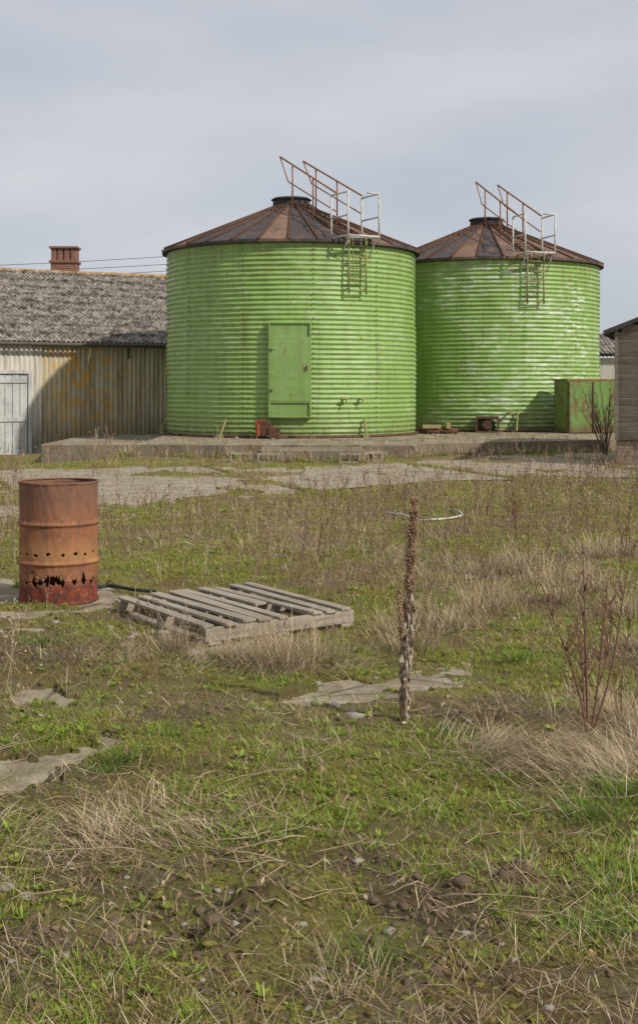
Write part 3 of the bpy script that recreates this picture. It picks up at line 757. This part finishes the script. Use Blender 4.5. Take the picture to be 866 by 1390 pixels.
def pick(pal,n,j=.15): return pal[rng.integers(0,len(pal),n)]*(1+rng.normal(0,j,(n,1)))
lod=lambda Yv: np.maximum(1,Yv/6.5)
parts=[]
# short green turf
X,Y=sample(640000,1.75,2.7,27)
gd=greenf(X,Y); tuft=fbm(X,Y,8,3,101)
k=(rng.random(len(X))<(.04+gd*ss(.34,.60,tuft)*1.25))&ok(X,Y)&((~hard(X,Y))|(rng.random(len(X))<.02)); X,Y=X[k],Y[k]; n=len(X)
pinp=inpoly(X,Y,PALP)
H=rng.uniform(.012,.036,n)*(.5+1.0*fbm(X,Y,3,3,5))*np.where(pinp,.5,1)*(1+.5*ss(6,12,Y))
hue=fbm(X,Y,2.3,3,111)[:,None]; hue2=fbm(X,Y,3.1,3,115)[:,None]
col=pick(GREEN,n); t_=ss(.43,.62,hue)*.8; col=col*(1-t_)+np.array([.38,.33,.085])*t_
t_=ss(.53,.63,hue2)*.7; col=col*(1-t_)+pick(LIME,n)*t_
parts.append(ribbons(base(X,Y),H,rng.uniform(.0022,.0045,n)*lod(Y),rng.random(n)*6.28,rng.uniform(0,1.0,n),rng.uniform(0,.9,n),col))
def tufts(nc,nb,p,y0,y1,dens,Hr,rad,pal,wd,leanr,curlr,mx=1.2,cen=None):
    if cen is None:
        X,Y=sample(nc,p,y0,y1,mx); k=(rng.random(nc)<dens(X,Y))&ok(X,Y)&(~hard(X,Y)|(rng.random(nc)<.06)); X,Y=X[k],Y[k]
    else: X,Y=cen
    n=len(X); hs_=rng.uniform(.5,1.3,n)
    X=np.repeat(X,nb);Y=np.repeat(Y,nb);hs_=np.repeat(hs_,nb); m=len(X)
    tc_=np.repeat(rng.uniform(.7,1.2,n),nb)
    a=rng.random(m)*6.28; r=np.abs(rng.normal(0,rad,m)); X=X+r*np.cos(a);Y=Y+r*np.sin(a)
    H=rng.uniform(*Hr,m)*hs_
    inp=inpoly(X,Y,PALP)
    keep=~inp&ok(X,Y); X,Y,H,a,tc_=X[keep],Y[keep],H[keep],a[keep],tc_[keep]; m=len(X)
    return ribbons(base(X,Y),H,rng.uniform(*wd,m)*lod(Y),a+rng.normal(0,.9,m),rng.uniform(*leanr,m),rng.uniform(*curlr,m),pick(pal,m)*tc_[:,None])
parts.append(tufts(5200,20,1.6,2.8,25,lambda X,Y:np.clip(greenf(X,Y)-.1,0,1)*.65,(.025,.08),.03,np.concatenate([GREEN,LIME]),(.002,.004),(.1,.9),(.1,.9)))
parts.append(tufts(460,28,1.0,2.6,6.5,lambda X,Y:np.clip(greenf(X,Y),0,1)*.7,(.04,.095),.035,LIME,(.0025,.004),(.2,1),(.2,.9)))
tc2=[(150,1062),(170,1050),(855,1100),(800,1130),(440,905),(700,905),(60,880),(600,1010),(230,1010),(500,1330),(800,1280),(840,1220)]
tcp=np.array([px(*q) for q in tc2])
parts.append(tufts(0,160,0,0,0,None,(.04,.12),.08,np.array([[.15,.24,.035],[.13,.21,.035]]),(.0025,.004),(.1,.9),(.2,.9),cen=(tcp[:,0],tcp[:,1])))
def edge(P0,n,jit):
    P0=np.array(P0,float); seg=np.linalg.norm(np.diff(P0,axis=0),axis=1); cs=np.concatenate([[0],np.cumsum(seg)]); u=rng.random(n)*cs[-1]
    return np.interp(u,cs,P0[:,0])+rng.normal(0,jit,n), np.interp(u,cs,P0[:,1])+rng.normal(0,jit,n)
FE=[(-6.9,30.7),(-4.2,30.8),(-4.15,27.8),(-1.3,27.6),(-1.2,25.9),(1.0,25.9),(1.1,27.3),(2.1,27.3),(2.4,28.3),(6.8,30.2),(9,31.6)]
ex,ey=edge(FE,110,.12); ey-=.15
parts.append(tufts(0,22,0,0,0,None,(.06,.22),.10,GREEN,(.002,.003),(.1,.8),(.1,.8),cen=(ex,ey)))
# broad leaf rosettes
X,Y=sample(4200,1.5,2.8,18); k=(rng.random(len(X))<greenf(X,Y)*.8)&ok(X,Y)&~hard(X,Y); X,Y=X[k],Y[k]; nb=9; X=np.repeat(X,nb);Y=np.repeat(Y,nb); n=len(X)
rsz=np.repeat(rng.uniform(.4,1.1,n//nb),nb)
parts.append(ribbons(base(X,Y)+np.array([0,0,.008]),rng.uniform(.02,.045,n)*rsz,rng.uniform(.008,.017,n)*rsz,np.tile(np.arange(nb)*6.28/nb,n//nb)+rng.normal(0,.3,n),rng.uniform(.7,1.3,n),rng.uniform(-.2,.5,n),pick(GREEN[[0,1,3]],n),prof=(.25,1)))
build_rib('grass',parts,M['veg'])
# dry matter
parts=[]
X,Y=sample(140000,1.7,2.7,26); df=dryf(X,Y); 
k=(rng.random(len(X))<.20+df*.7)&ok(X,Y)&(~hard(X,Y)|(rng.random(len(X))<np.where(Y<14,.3,.14))); X,Y=X[k],Y[k]; n=len(X)
P_=base(X,Y); P_[:,2]=np.maximum(P_[:,2],np.where(Y<14,.002,-1)); P_[:,2]+=rng.uniform(.004,.03,n)
col=np.where((rng.random(n)<.6)[:,None],pick(DRY,n),pick(BRN,n))
L_=(rng.gamma(2.0,.020,n)+.012)
parts.append(ribbons(P_,L_,rng.uniform(.0012,.0030,n)*lod(Y),rng.random(n)*6.28,rng.uniform(.95,1.4,n),rng.uniform(-.3,.35,n),col,prof=(.9,.9)))
# brown leaf litter
X,Y=sample(14000,1.2,2.7,9); k=(rng.random(len(X))<np.clip(soil(X,Y)*.3+.14+blob(X,Y,170,1200,230,60)*.6,0,1))&ok(X,Y); X,Y=X[k],Y[k]; n=len(X); P_=base(X,Y); P_[:,2]+=.01
parts.append(ribbons(P_,rng.uniform(.01,.03,n),rng.uniform(.006,.016,n),rng.random(n)*6.28,rng.uniform(.8,1.4,n),rng.uniform(-.4,.3,n),pick(BRN,n,.25),prof=(.3,1)))
# litter on the silo base
X=rng.uniform(-4,8.8,1600);Y=rng.uniform(27.7,36,1600); k=inpoly(X,Y,PLAT)&(((X-C1[0])**2+(Y-C1[1])**2)>3.5**2)&(((X-C2[0])**2+(Y-C2[1])**2)>3.5**2)&(fbm(X,Y,1.2,3,9)>.48); X,Y=X[k],Y[k]; n=len(X)
parts.append(ribbons(np.stack([X,Y,np.full(n,.303)],1),rng.uniform(.04,.16,n),rng.uniform(.008,.02,n),rng.random(n)*6.28,rng.uniform(.7,1.4,n),rng.uniform(-.3,.3,n),pick(BRN,n),prof=(.8,1)))
parts.append(tufts(0,18,0,0,0,None,(.10,.38),.10,DRY,(.0015,.0025),(.0,.6),(.0,.6),cen=edge(FE,140,.14)))
# standing dry tufts
parts.append(tufts(5600,18,1.35,3.2,26,lambda X,Y:np.clip(dryf(X,Y)-.22,0,1)*.9,(.05,.20),.055,DRY,(.0016,.003),(.0,.9),(.0,.9)))
cl=[(700,790),(740,800),(780,790),(820,800),(690,830),(640,845),(760,835),(600,850),(850,830),(720,770),(660,780),(560,880),(520,860),(840,770),(800,760),(350,905),(390,900),(420,915),(330,915),(300,880),(380,925),(250,890),(860,900),(845,990),(860,1000)]
cc=np.array([px(x+random.uniform(-22,22),y+random.uniform(-12,12)) for x,y in cl]*5)
parts.append(tufts(0,70,0,0,0,None,(.06,.30),.12,DRY,(.0016,.003),(.0,.8),(.0,.8),cen=(cc[:,0],cc[:,1])))
for (x,y,rx,ry,nn_,hh) in [(760,1050,110,26,2600,.12),(700,1035,60,16,900,.09),(850,1020,50,26,900,.16),(130,1140,150,40,1500,.08),(220,900,110,22,900,.09),(390,910,70,18,1000,.12)]:
    cx,cy=px(x,y); ax=rx*cy/F; ay=ry*cy*cy/(CH*F)
    X=cx+rng.normal(0,.7,nn_)*ax; Y=cy+rng.normal(0,.7,nn_)*ay; k=ok(X,Y)&~inpoly(X,Y,PALP); X,Y=X[k],Y[k]; n=len(X); P_=base(X,Y); P_[:,2]+=rng.uniform(0,.03,n)
    ga=fbm(X,Y,3,2,44)*9
    parts.append(ribbons(P_,rng.uniform(.4,1.6,n)*hh,rng.uniform(.0016,.0034,n),ga+rng.normal(0,.7,n),rng.uniform(.8,1.35,n),rng.uniform(-.1,.7,n),pick(DRY,n)))
build_rib('dry_grass',parts,M['dry'])
# tall thin dead weeds with branches
parts=[]
X,Y=sample(8000,1.0,4.8,27,1.5)
dn=np.clip(.25+.9*(fbm(X,Y,.7,3,131)-.42)*2+dryf(X,Y)*.35,0,1)*(.15+.85*ss(5.0,8.5,Y))
k=(rng.random(len(X))<dn)&ok(X,Y)&(~hard(X,Y)|(rng.random(len(X))<.12))&~inpoly(X,Y,PALP); X,Y=X[k],Y[k]; n=len(X)
H=rng.gamma(4,.085,n).clip(.1,.8)*np.where(Y<8,.5,1); B=base(X,Y); az=rng.random(n)*6.28; ln=rng.uniform(0,.4,n)
pal=np.array([[.38,.27,.18],[.28,.18,.125],[.44,.35,.24],[.22,.135,.095]])
col=pick(pal,n); wd=rng.uniform(.0026,.004,n)*np.maximum(1,Y/9)
for dw in(0,1.57): parts.append(ribbons(B,H,wd,az,ln,ln*0,col,prof=(1,.7),waz=az*0+dw+.8))
for j in range(8):
    s_=rng.uniform(.35,.95,n); d_=np.stack([np.cos(az),np.sin(az),np.zeros(n)],1)
    bp_=B+d_*(H*ln*s_)[:,None]; bp_[:,2]+=H*s_*np.sqrt(1-(ln*.7)**2)
    a2=rng.random(n)*6.28; h_=H*(1.1-s_)*rng.uniform(.3,.6,n)+.02; l2=rng.uniform(.3,.8,n)
    parts.append(ribbons(bp_,h_,wd*.75,a2,l2,l2*0,col))
    tip=bp_+np.stack([np.cos(a2),np.sin(a2),np.zeros(n)],1)*(h_*l2)[:,None]; tip[:,2]+=h_*np.sqrt(np.maximum(1-(l2*.7)**2,.02))-.008
    parts.append(ribbons(tip,rng.uniform(.012,.025,n),wd*2.4,a2,l2,l2*0,col*.8,prof=(.5,1)))
build_rib('dead_weeds',parts,M['dry'])
# loose twigs
b=MB()
for k in range(120):
    x=random.uniform(-60,420); y=random.uniform(1020,1230)
    if random.random()<.3: x=random.uniform(380,860); y=random.uniform(930,1280)
    X_,Y_=px(x,y); a=random.uniform(-.9,.9)+(math.pi if random.random()<.5 else 0); L_=random.uniform(.08,.34); pts=[]
    bend=random.uniform(-.9,.9); el=random.uniform(0,.06); kx=random.uniform(-.3,.3)
    for i in range(7):
        t=i/6; xx=X_+math.cos(a+bend*t)*L_*t; yy=Y_+math.sin(a+bend*t)*L_*t+kx*.06*math.sin(t*9)
        z_=float(gz(np.array([xx]),np.array([yy]))[0]); pts.append((xx,yy,max(z_,0)+.014+el*t*L_*2))
    b.path(pts,[.0022*(1-.6*i/6) for i in range(7)],5)
b.build('twigs',rust_mat('dry_twig',(.34,.26,.17),(.42,.34,.24),(.22,.15,.09),15),None,True)
# ---------------------------------------------------------------- clods & stones
def icos():
    import bmesh
    bm=bmesh.new(); bmesh.ops.create_icosphere(bm,subdivisions=2,radius=1); v=np.array([q.co[:] for q in bm.verts]); f=np.array([[q.index for q in ff.verts] for ff in bm.faces]); bm.free(); return v,f
iv,iff=icos()
def rocks(name,X,Y,S_,mat,flat=.7,zoff=0,Z=None,cols=None):
    n=len(X); Z=gz(X,Y) if Z is None else Z; V=np.repeat(iv[None],n,0)
    off=rng.uniform(0,99,(n,1)); nz_=fbm(V[:,:,0]*1.3+off,V[:,:,1]*1.3+V[:,:,2]*1.1+off,1.5,3,9)
    V=V*(.45+1.1*nz_[:,:,None])*S_[:,None,None]*(rng.uniform(.7,1.3,(n,1,3)))
    V[:,:,2]*=flat; V+=np.stack([X,Y,Z+zoff+S_*flat*.2],1)[:,None,:]
    Fq=(iff[None]+(np.arange(n)*len(iv))[:,None,None]).reshape(-1,3)
    return npmesh(name,V.reshape(-1,3),Fq,mat,np.full(len(Fq),3),smooth=True,cols=None if cols is None else np.repeat(cols,len(iv),0))
X,Y=sample(20000,1.3,2.7,10); k=(rng.random(len(X))<np.clip(soil(X,Y)*1.0+.02,0,1))&~hard(X,Y); X,Y=X[k],Y[k]
rocks('soil_clods',X,Y,rng.gamma(1.2,.0045,len(X)).clip(0,.022)+.003,M['clod'],.8)
X,Y=sample(15000,1.7,2.7,20); k=ok(X,Y)&~hard(X,Y)&(fbm(X,Y,2.6,4,83)>.47)&(soil(X,Y)<.4); X,Y=X[k],Y[k]; n=len(X)
rocks('moss_cushions',X,Y,(rng.gamma(2,.0035,n).clip(0,.014)+.005)*np.maximum(1,Y/9),M['moss'],.35,0,cols=pick(np.array([[.27,.27,.05],[.22,.23,.045],[.31,.28,.07],[.19,.125,.05],[.25,.19,.06]]),n))
X,Y=sample(3600,1.6,2.7,24); k=ok(X,Y)&((rng.random(len(X))<.35)|hard(X,Y)); X,Y=X[k],Y[k]
rocks('gravel',X,Y,(rng.gamma(1.5,.003,len(X))+.002)*np.maximum(1,Y/9),M['stone'],.6,.0)
q=np.array([px(*p) for p in [(185,868),(205,872),(222,866),(178,874),(75,850),(150,855),(35,1222),(10,1215),(300,660),(455,965),(480,986),(350,972)]])
rocks('rubble_stone',q[:,0],q[:,1],rng.uniform(.02,.04,len(q)),M['stone'],.4)
X=rng.uniform(-4,8.5,120);Y=rng.uniform(27.8,33,120); k=inpoly(X,Y,PLAT)&(((X-C1[0])**2+(Y-C1[1])**2)>3.6**2)&(((X-C2[0])**2+(Y-C2[1])**2)>3.6**2); X,Y=X[k],Y[k]
rocks('slab_rubble',X,Y,rng.gamma(1.5,.014,len(X))+.01,M['stone'],.6,Z=np.full(len(X),.30))
# ---------------------------------------------------------------- mullein
mu=grp('dead_mullein'); X0,Y0=px(546,990); z0=float(gz(np.array([X0]),np.array([Y0]))[0])
spx=[(546,990),(549,930),(552,880),(555,840),(557,790),(560,740),(563,700),(565,678)]
pts=[(( x-433)*Y0/F, Y0+.01*i, CH-(y-HZ)*Y0/F) for i,(x,y) in enumerate(spx)]
b=MB(); b.path(pts,[.016,.015,.014,.014,.012,.010,.008,.005],8); b.path([((545-433)*Y0/F,Y0,CH-(870-HZ)*Y0/F),((543-433)*Y0/F,Y0-.02,CH-(835-HZ)*Y0/F),((540-433)*Y0/F,Y0-.03,CH-(800-HZ)*Y0/F)],[.007,.008,.004],7)
mm=rust_mat('dead_stem_brown',(.22,.14,.085),(.32,.21,.135),(.11,.07,.045),30)
b.build('stalk',mm,mu,True)
def along(pts,t):
    t=t*(len(pts)-1); i=min(int(t),len(pts)-2); return Vector(pts[i]).lerp(Vector(pts[i+1]),t-i)
b=MB(); rr3=random.Random(2)
for k in range(760):
    t=.38+.615*k/760; 
    if rr3.random()<.12: continue
    p=along(pts,t); a=rr3.random()*6.28; rad=.019*(1-.5*max(0,(t-.8)/.2))+.006*math.sin(t*60)+rr3.uniform(0,.004); dv_=Vector((math.cos(a),math.sin(a),.5)).normalized()
    q0=p+dv_*rad*.3; q1=p+dv_*(rad+.006); b.path([q0,q0.lerp(q1,.6),q1],[.002,.0058,.0015],5)
P2_=[((545-433)*Y0/F,Y0,CH-(870-HZ)*Y0/F),((543-433)*Y0/F,Y0-.02,CH-(835-HZ)*Y0/F),((540-433)*Y0/F,Y0-.03,CH-(800-HZ)*Y0/F)]
for k in range(110):
    p=along(P2_,rr3.random()); a=rr3.random()*6.28; dv_=Vector((math.cos(a),math.sin(a),.5)).normalized(); b.path([p,p+dv_*.008,p+dv_*.016],[.002,.005,.0015],5)
b.build('seed_capsules',mm,mu)
Pn_=[]
for k in range(380):
    t=rr3.random()**.8*.47; p=along(pts,t); Pn_.append(p); 
Pn_=np.array([tuple(p) for p in Pn_]); n=len(Pn_)
V,Cc=ribbons(Pn_,rng.uniform(.03,.12,n),rng.uniform(.010,.026,n),rng.random(n)*6.28,rng.uniform(.25,.6,n),rng.uniform(.0,.4,n),pick(np.array([[.36,.29,.21],[.28,.21,.15],[.42,.36,.27],[.18,.13,.09]]),n),prof=(.4,1))
V=V.reshape(-1,5,3); bz=V[:,:2].mean(1)[:,None,2]; V[:,:,2]=bz-(V[:,:,2]-bz)*rng.choice([1,.9,-1],n,p=[.5,.25,.25])[:,None]; V[:,:,2]=np.maximum(V[:,:,2],z0)
V[:,4,:2]=V[:,0,:2]*.6+V[:,4,:2]*.4
build_rib('withered_leaves',[(V.reshape(-1,3),Cc)],M['dry'],mu)
# ---------------------------------------------------------------- branching dead plants
def shrub(name,x,y,h,seed,nm=4,spread=.35,r=.006,mat=None,sub=9,caps=True):
    g_=grp(name); X_,Y_=px(x,y); r4=random.Random(seed); z_=float(gz(np.array([X_]),np.array([Y_]))[0]) if not inpoly(np.array([X_]),np.array([Y_]),PLAT)[0] else .3
    b=MB(); cb=MB()
    for m in range(nm):
        a=r4.random()*6.28; l=r4.uniform(.05,spread); hh=h*r4.uniform(.5,1); pts=[]
        wob=r4.uniform(-.05,.05)
        for i in range(8):
            t=i/7; pts.append((X_+math.cos(a)*l*t*hh+wob*math.sin(t*5)*h*.5,Y_+math.sin(a)*l*t*hh,z_+hh*t))
        b.path(pts,[r*(1-.7*i/7) for i in range(8)],6)
        for k in range(sub):
            t=r4.uniform(.3,.97); p=along(pts,t); a2=r4.random()*6.28; ll=h*r4.uniform(.08,.26)*(1.15-t)
            e=p+Vector((math.cos(a2)*ll*.55,math.sin(a2)*ll*.55,ll)); mid=p.lerp(e,.5)+Vector((math.cos(a2),math.sin(a2),0))*ll*.08
            b.path([p,mid,e],[r*.45,r*.35,r*.2],5)
            if caps:
                for j in range(5):
                    c_=p.lerp(e,r4.uniform(.3,1))+Vector((r4.uniform(-1,1),r4.uniform(-1,1),r4.uniform(-1,1)))*.005; cb.path([c_,c_+Vector((0,0,.005)),c_+Vector((r4.uniform(-.004,.004),0,.011))],[.001,.003,.001],4)
    b.build('stems',mat or mm,g_,True)
    if caps: cb.build('seed_heads',mat or mm,g_)
red_=rust_mat('reddish_stem',(.16,.085,.055),(.23,.13,.085),(.10,.06,.045),30)
shrub('dead_dock_plant',798,1022,.92,5,6,.55,.0062,red_,9)
shrub('dead_dock_plant.001',822,905,.55,8,3,.4,.0045,red_,7)
shrub('dead_shrub',822,622,1.9,12,14,.5,.012,rust_mat('grey_brown_twig',(.16,.11,.08),(.22,.16,.12),(.1,.07,.05),15),12,False)
shrub('dead_dock_plant.002',850,760,.55,15,3,.3,.005,red_,7)
shrub('dead_dock_plant.003',700,735,.6,19,4,.35,.006,red_,7)
shrub('dead_dock_plant.004',430,760,.5,23,3,.35,.005,red_,7)
shrub('dead_dock_plant.005',845,1000,.6,29,3,.5,.004,red_,7)
# ---------------------------------------------------------------- light, world, camera
EL=math.radians(38); AZ=math.radians(125)
sd=Vector((math.sin(AZ)*math.cos(EL),math.cos(AZ)*math.cos(EL),math.sin(EL)))
l=bpy.data.lights.new('sun','SUN'); l.energy=3.9; l.angle=math.radians(1.5); l.color=(1,.94,.85)
lo=bpy.data.objects.new('sun',l); COL.objects.link(lo); lo.rotation_euler=sd.to_track_quat('Z','Y').to_euler(); lo.location=(10,-10,20)
w=bpy.data.worlds.new('World'); scene.world=w; w.use_nodes=True; nt=w.node_tree; bg=nt.nodes['Background']; bg.inputs[1].default_value=.1
sky=nt.nodes.new('ShaderNodeTexSky'); sky.sky_type='NISHITA'; sky.sun_disc=False; sky.sun_elevation=EL; sky.sun_rotation=AZ
tc_=nt.nodes.new('ShaderNodeTexCoord'); mp=nt.nodes.new('ShaderNodeMapping'); mp.inputs['Scale'].default_value=(1,1,3.2); mp.inputs['Location'].default_value=(.3,.7,.1)
nz_=nt.nodes.new('ShaderNodeTexNoise'); nz_.inputs['Scale'].default_value=3.4; nz_.inputs['Detail'].default_value=5; nz_.inputs['Roughness'].default_value=.45
nt.links.new(tc_.outputs['Generated'],mp.inputs[0]); nt.links.new(mp.outputs[0],nz_.inputs['Vector'])
cr=nt.nodes.new('ShaderNodeValToRGB'); cr.color_ramp.elements[0].position=.32; cr.color_ramp.elements[0].color=(5.2,5.55,6.2,1); cr.color_ramp.elements[1].position=.68; cr.color_ramp.elements[1].color=(6.9,6.95,7.2,1)
nt.links.new(nz_.outputs['Fac'],cr.inputs[0])
mx=nt.nodes.new('ShaderNodeMix'); mx.data_type='RGBA'; mx.inputs[0].default_value=.9
nt.links.new(sky.outputs[0],mx.inputs[6]); nt.links.new(cr.outputs[0],mx.inputs[7]); nt.links.new(mx.outputs[2],bg.inputs[0])
cam=bpy.data.cameras.new('camera'); co=bpy.data.objects.new('camera',cam); COL.objects.link(co); scene.camera=co
co.location=(0,0,CH); co.rotation_euler=(math.pi/2,0,0); cam.sensor_fit='VERTICAL'; cam.sensor_height=36; cam.sensor_width=24; cam.lens=F/1390*36
cam.shift_y=-(695-HZ)/1390; cam.clip_end=10000; cam.clip_start=.05
